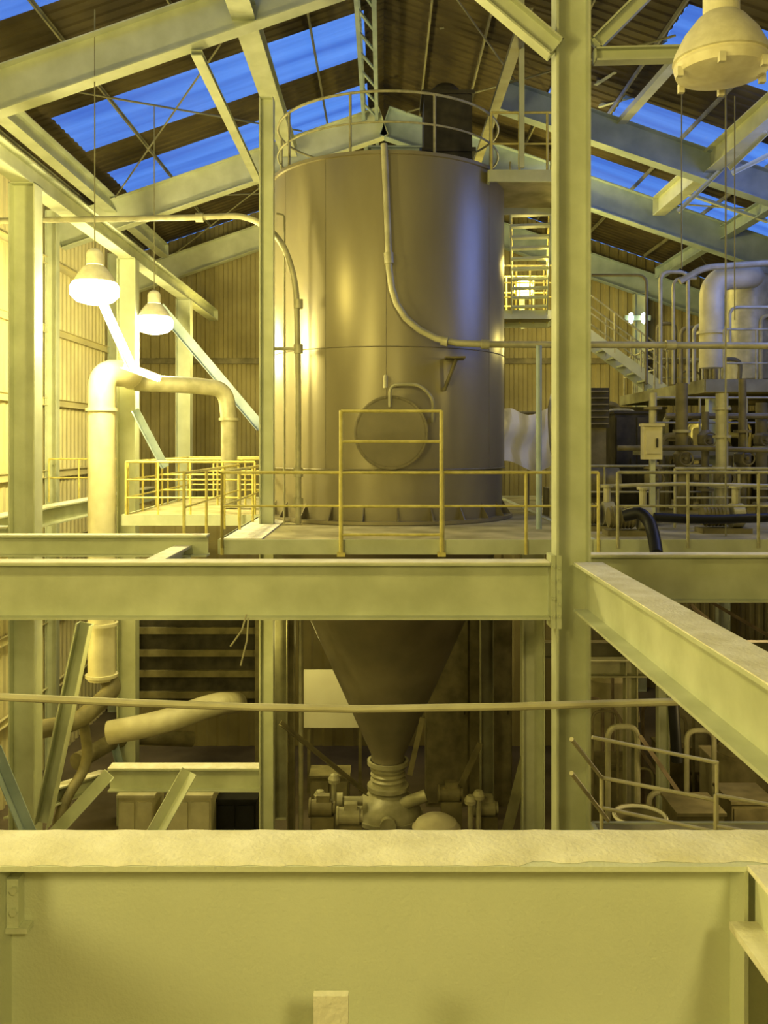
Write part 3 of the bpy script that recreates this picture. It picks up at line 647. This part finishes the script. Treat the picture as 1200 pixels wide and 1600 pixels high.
m=MB(); m.lathe((3.55,18.2,.3),[(0,-.2),(.5,-.18),(.72,-.12),(.74,.12),(.5,.2),(0,.22)],30,axis=(.97,-.25,.05)); m.obj('fan_casing',M_pipe,fu,label='silver round fan casing')
m=MB(); m.box(x0+.05,x1-.05,18.05,18.65,DZ,P(0,668,18).z); m.box(3.3,4.6,17.9,18.6,DZ,-.9); m.tube([V((3.9,17.6,-.75)),V((4.6,17.6,-.75))],.28,18); m.obj('motor_base',M_mid,fu)
# draped whitish sheet behind the silo
wp=empty('white_sheet',P(826,728,20.5),'whitish plastic sheet draped behind the silo','sheet')
m=MB(); nx,nz=24,14; vs=[]
xa,xb=P(778,0,20.5).x,P(872,0,20.5).x; zt,zb=P(0,643,20.5).z,P(0,728,20.5).z
for j in range(nz+1):
    for i in range(nx+1):
        u=i/nx; w_=j/nz; x=xa+(xb-xa)*u; z=zt+(zb-zt)*w_
        z+=.08*math.sin(u*9)*(1-w_)+.12*w_*math.sin(u*6+1)
        vs.append((x+.04*math.sin(w_*7),20.5+.05*math.sin(u*22+w_*3)+.04*math.sin(w_*9+u*5),z))
m.add(vs,[[j*(nx+1)+i,j*(nx+1)+i+1,(j+1)*(nx+1)+i+1,(j+1)*(nx+1)+i] for j in range(nz) for i in range(nx)],True)
m.obj('sheet_cloth',M_white,wp)
MB().tube([P(775,645,20.62),P(875,645,20.62)],.03,8).tube([P(825,645,20.65),V((P(825,0,20.65).x,20.65,DZ))],.03,8).obj('support_frame',M_mid,wp)
MB().tube(fillet([P(975,806,13.1),P(1000,800,13.0),P(1015,815,12.9),P(1022,840,12.7),P(1026,866,12.4)],.3),.09,12).obj('rubber_hose',M_black,label='thick black hose draped over the deck edge',cat='hose')
MB().tube(fillet([P(1022,808,13.6),P(1100,812,13.6),P(1230,808,13.6)],.3),.07,12).obj('rubber_hose',M_black,label='black hose lying along the deck',cat='hose')
for i,(px,d) in enumerate(((985,14.2),(1130,14.6),(930,15.0))):
    x=P(px,0,d).x; e=empty('pump_unit',(x,d,DZ),'small olive pump and motor on a baseplate','pump',group='deck pumps')
    MB().box(x-.4,x+.4,d-.2,d+.2,DZ,DZ+.08).obj('baseplate',M_mid,e)
    m=MB(); m.tube([V((x-.35,d,DZ+.28)),V((x+.05,d,DZ+.28))],.16,16)
    for k in range(6): m.tube([V((x-.3+k*.06,d,DZ+.28)),V((x-.28+k*.06,d,DZ+.28))],.18,16)
    m.obj('motor',M_mid,e)
    m=MB(); m.tube([V((x+.12,d,DZ+.28)),V((x+.3,d,DZ+.28))],.2,18); m.tube([V((x+.2,d,DZ+.3)),V((x+.2,d,DZ+.75))],.06,10); m.tube([V((x+.2,d,DZ+.72)),V((x+.2,d,DZ+.76))],.1,12); m.obj('volute',M_pipe,e)
# ---------------- lower hall ----------------
deck('platform_deck','low walkway beside the column',2.6,6.6,9.6,11.2,-4.75,edge=.2)
ra=empty('guard_rail',P(935,1300,9.7),'dusty pale guard rail round the low walkway','railing')
for nm,l in (('top_rail',[P(925,1152,9.9),P(1122,1192,9.9)]),('top_rail',[P(893,1155,8.6),P(940,1215,9.7),P(1118,1250,9.7)]),('mid_rail',[P(893,1208,8.6),P(950,1282,9.7)]),
             ('post',[P(940,1212,9.7),P(940,1375,9.7)]),('post',[P(1120,1190,9.9),P(1120,1375,9.9)]),
             ('mid_rail',[P(940,1262,9.7),P(1118,1300,9.7)])):
    MB().tube(l,.022,8).obj(nm,M_duct,ra)
rb=empty('guard_rail',P(1120,1300,9.4),'pale guard rail with flat top','railing')
for nm,l in (('top_rail',[P(1118,1242,9.4),P(1260,1268,9.4)]),('mid_rail',[P(1118,1290,9.4),P(1260,1318,9.4)]),('post',[P(1118,1242,9.4),P(1118,1380,9.4)])):
    MB().tube(l,.022,8).obj(nm,M_duct,rb)
flbeam('floor_beam','pale beam of a lower platform',(3.2,16,-4.0),(13,16,-4.0),.3,.25,m_=M_steeld)
flbeam('floor_beam','brown beam of a lower platform',(3.2,20,-4.6),(13,20,-4.6),.35,.25,m_=M_steeld)
flbeam('floor_beam','upper pale beam of the lower hall',(3.2,18,-2.9),(13,18,-2.9),.3,.25,m_=M_steel)
for x,y in ((4.4,16),(8.4,16),(6.2,20),(10.6,20),(5.6,18),(9.3,18)):
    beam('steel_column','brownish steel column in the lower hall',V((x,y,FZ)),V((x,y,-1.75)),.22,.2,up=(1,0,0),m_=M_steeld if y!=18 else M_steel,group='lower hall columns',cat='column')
for a,b in (((1080,945,17),(1210,1060,17)),((1110,940,19),(1230,1010,19)),((960,1110,19),(1040,1230,19)),((1165,1100,18),(1140,1230,18)),((1000,1150,15),(1090,1280,15))):
    br(a,b,.07,'thin brace tinted for reddish light in the lower hall',m_=M_red)
for i in range(30):
    x=3.8+i*.29; y=15.2+(i*37%11)*.6; top=-4.8-(i%5)*.45
    pipe([V((x,y,FZ)),V((x,y,top)),V((x+.5,y,top)),V((x+.5,y,FZ))],(.05,.03,.04)[i%3],'bent floor pipe in the lower hall',m_=(M_pipe,M_mid,M_red)[i%3],g='lower hall pipes')
for i,(x,y,r_,h,mm_) in enumerate(((4.6,14.8,.45,2.1,M_mid),(6.9,17.2,.5,2.9,M_mid),(8.6,17.4,.5,3.2,M_mid),(10.7,19,.6,3.0,M_red),(5.4,21.5,.55,3.2,M_duct),(7.6,22.5,.55,3.0,M_pipe))):
    vessel((x,y,FZ),r_,h,'domed process vessel standing on the hall floor',mm_)
wc=empty('mixing_bowl',P(1000,1290,13),'open round bowl with pale rim','bowl')
c0=P(1000,1275,13.5)
MB().lathe(c0,[(.36,.0),(.39,.04),(.37,-.05),(.3,-.4),(.15,-.7),(.15,-.8)],30).obj('bowl_body',M_mid,wc)
MB().ring(c0,.38,.03,40).obj('rim',M_white,wc)
for a in (45,135,225,315):
    t=math.radians(a); MB().bar(c0+V((math.cos(t)*.33,math.sin(t)*.33,-.2)),V((c0.x+math.cos(t)*.4,c0.y+math.sin(t)*.4,FZ)),.05,.05).obj('leg',M_mid,wc)
for i,(px,py,d) in enumerate(((1085,1262,14),(1165,1245,15.2),(1190,1150,21),(960,1190,19.2),(1050,1165,22),(1130,1180,20))):
    p=P(px,py,d); cabinet(p.x-.35,p.x+.35,d-.3,d+.5,FZ,p.z,(M_mid,M_mid,M_duct)[i%3],'squat machine cabinet on the hall floor',doors=1)
MB().tube([P(1052,1100,14.5),P(1058,1190,14.5)],.09,12).obj('rubber_hose',M_black,label='hanging black hose in the lower hall',cat='hose')
MB().tube([P(385,960,10.3),P(378,985,10.2),P(360,1010,10.2)],.012,6).obj('loose_wire',M_pipe,label='loose wire tied around the beam',cat='wire')
MB().tube([P(388,965,10.3),P(386,1000,10.2),P(376,1040,10.2)],.010,6).obj('loose_wire',M_pipe,label='loose wire hanging from the beam',cat='wire')
# ---------------- lights ----------------
FC=(1,.87,.34)
plight('fill_light',(-7.0,-1.5,1.4),950,FC,.9)  # unseen lamps, most added as fill to brighten steel and machinery
plight('fill_light',(2.4,-3.4,3.0),900,FC,.6)
plight('fill_light',(-3.2,5.5,3.2),600,(1,.86,.29),.4)
plight('fill_light',(-3.6,12.6,3.4),230,(1,.84,.27),.2)
plight('fill_light',(6.5,12.5,1.5),80,LC,.3)
plight('fill_light',(-4.5,27,3.0),240,LC,.3)
plight('fill_light',(6.5,28,3.0),200,LC,.3)
plight('fill_light',(3.75,23.3,4.6),380,(1,.84,.22),.15)
plight('fill_light',(4.1,18.9,2.2),45,(1,.84,.24),.2)
plight('fill_light',(3.9,20.8,4.2),130,(1,.82,.2),.2)
plight('fill_light',(-3.2,13.6,-3.2),120,LC,.3)
plight('fill_light',(-1.6,20.0,-4.2),120,(1,.86,.3),.3)
plight('fill_light',(-7.0,17,-4.0),85,LC,.3)
plight('fill_light',(6.5,13.5,-4.6),120,(1,.78,.34),.3)
plight('fill_light',(8.0,21,-3.4),80,(1,.74,.34),.3)
plight('fill_light',(7.5,20.4,.4),40,LC,.3)
def area(loc,target,en,col,size):
    l=bpy.data.lights.new('blue_fill','AREA'); l.energy=en; l.color=col; l.size=size
    ob=bpy.data.objects.new('blue_fill',l); scene.collection.objects.link(ob); ob.location=V(loc)
    ob.rotation_euler=(V(target)-V(loc)).to_track_quat('-Z','Y').to_euler()
area((9.0,15.6,4.6),(1,18,2.5),210,(.18,.28,1),3.5)  # blue lights added indoors to stand in for daylight from the skylights
area((3.5,22,8.0),(5,20,0),90,(.1,.25,1),2)
w=bpy.data.worlds.new('World'); scene.world=w; w.use_nodes=True
bg=w.node_tree.nodes['Background']; bg.inputs[0].default_value=(.13,.33,.90,1); bg.inputs[1].default_value=1.1
cam=bpy.data.cameras.new('Camera'); co=bpy.data.objects.new('Camera',cam); scene.collection.objects.link(co)
cam.sensor_fit='VERTICAL'; cam.sensor_height=36; cam.lens=F/1600*36; cam.shift_y=-107/1600; cam.clip_end=200; cam.clip_start=.05
co.rotation_euler=(math.pi/2,0,0); scene.camera=co
for ob in list(scene.objects):
    if ob.parent is None: ob.location.z+=EYE
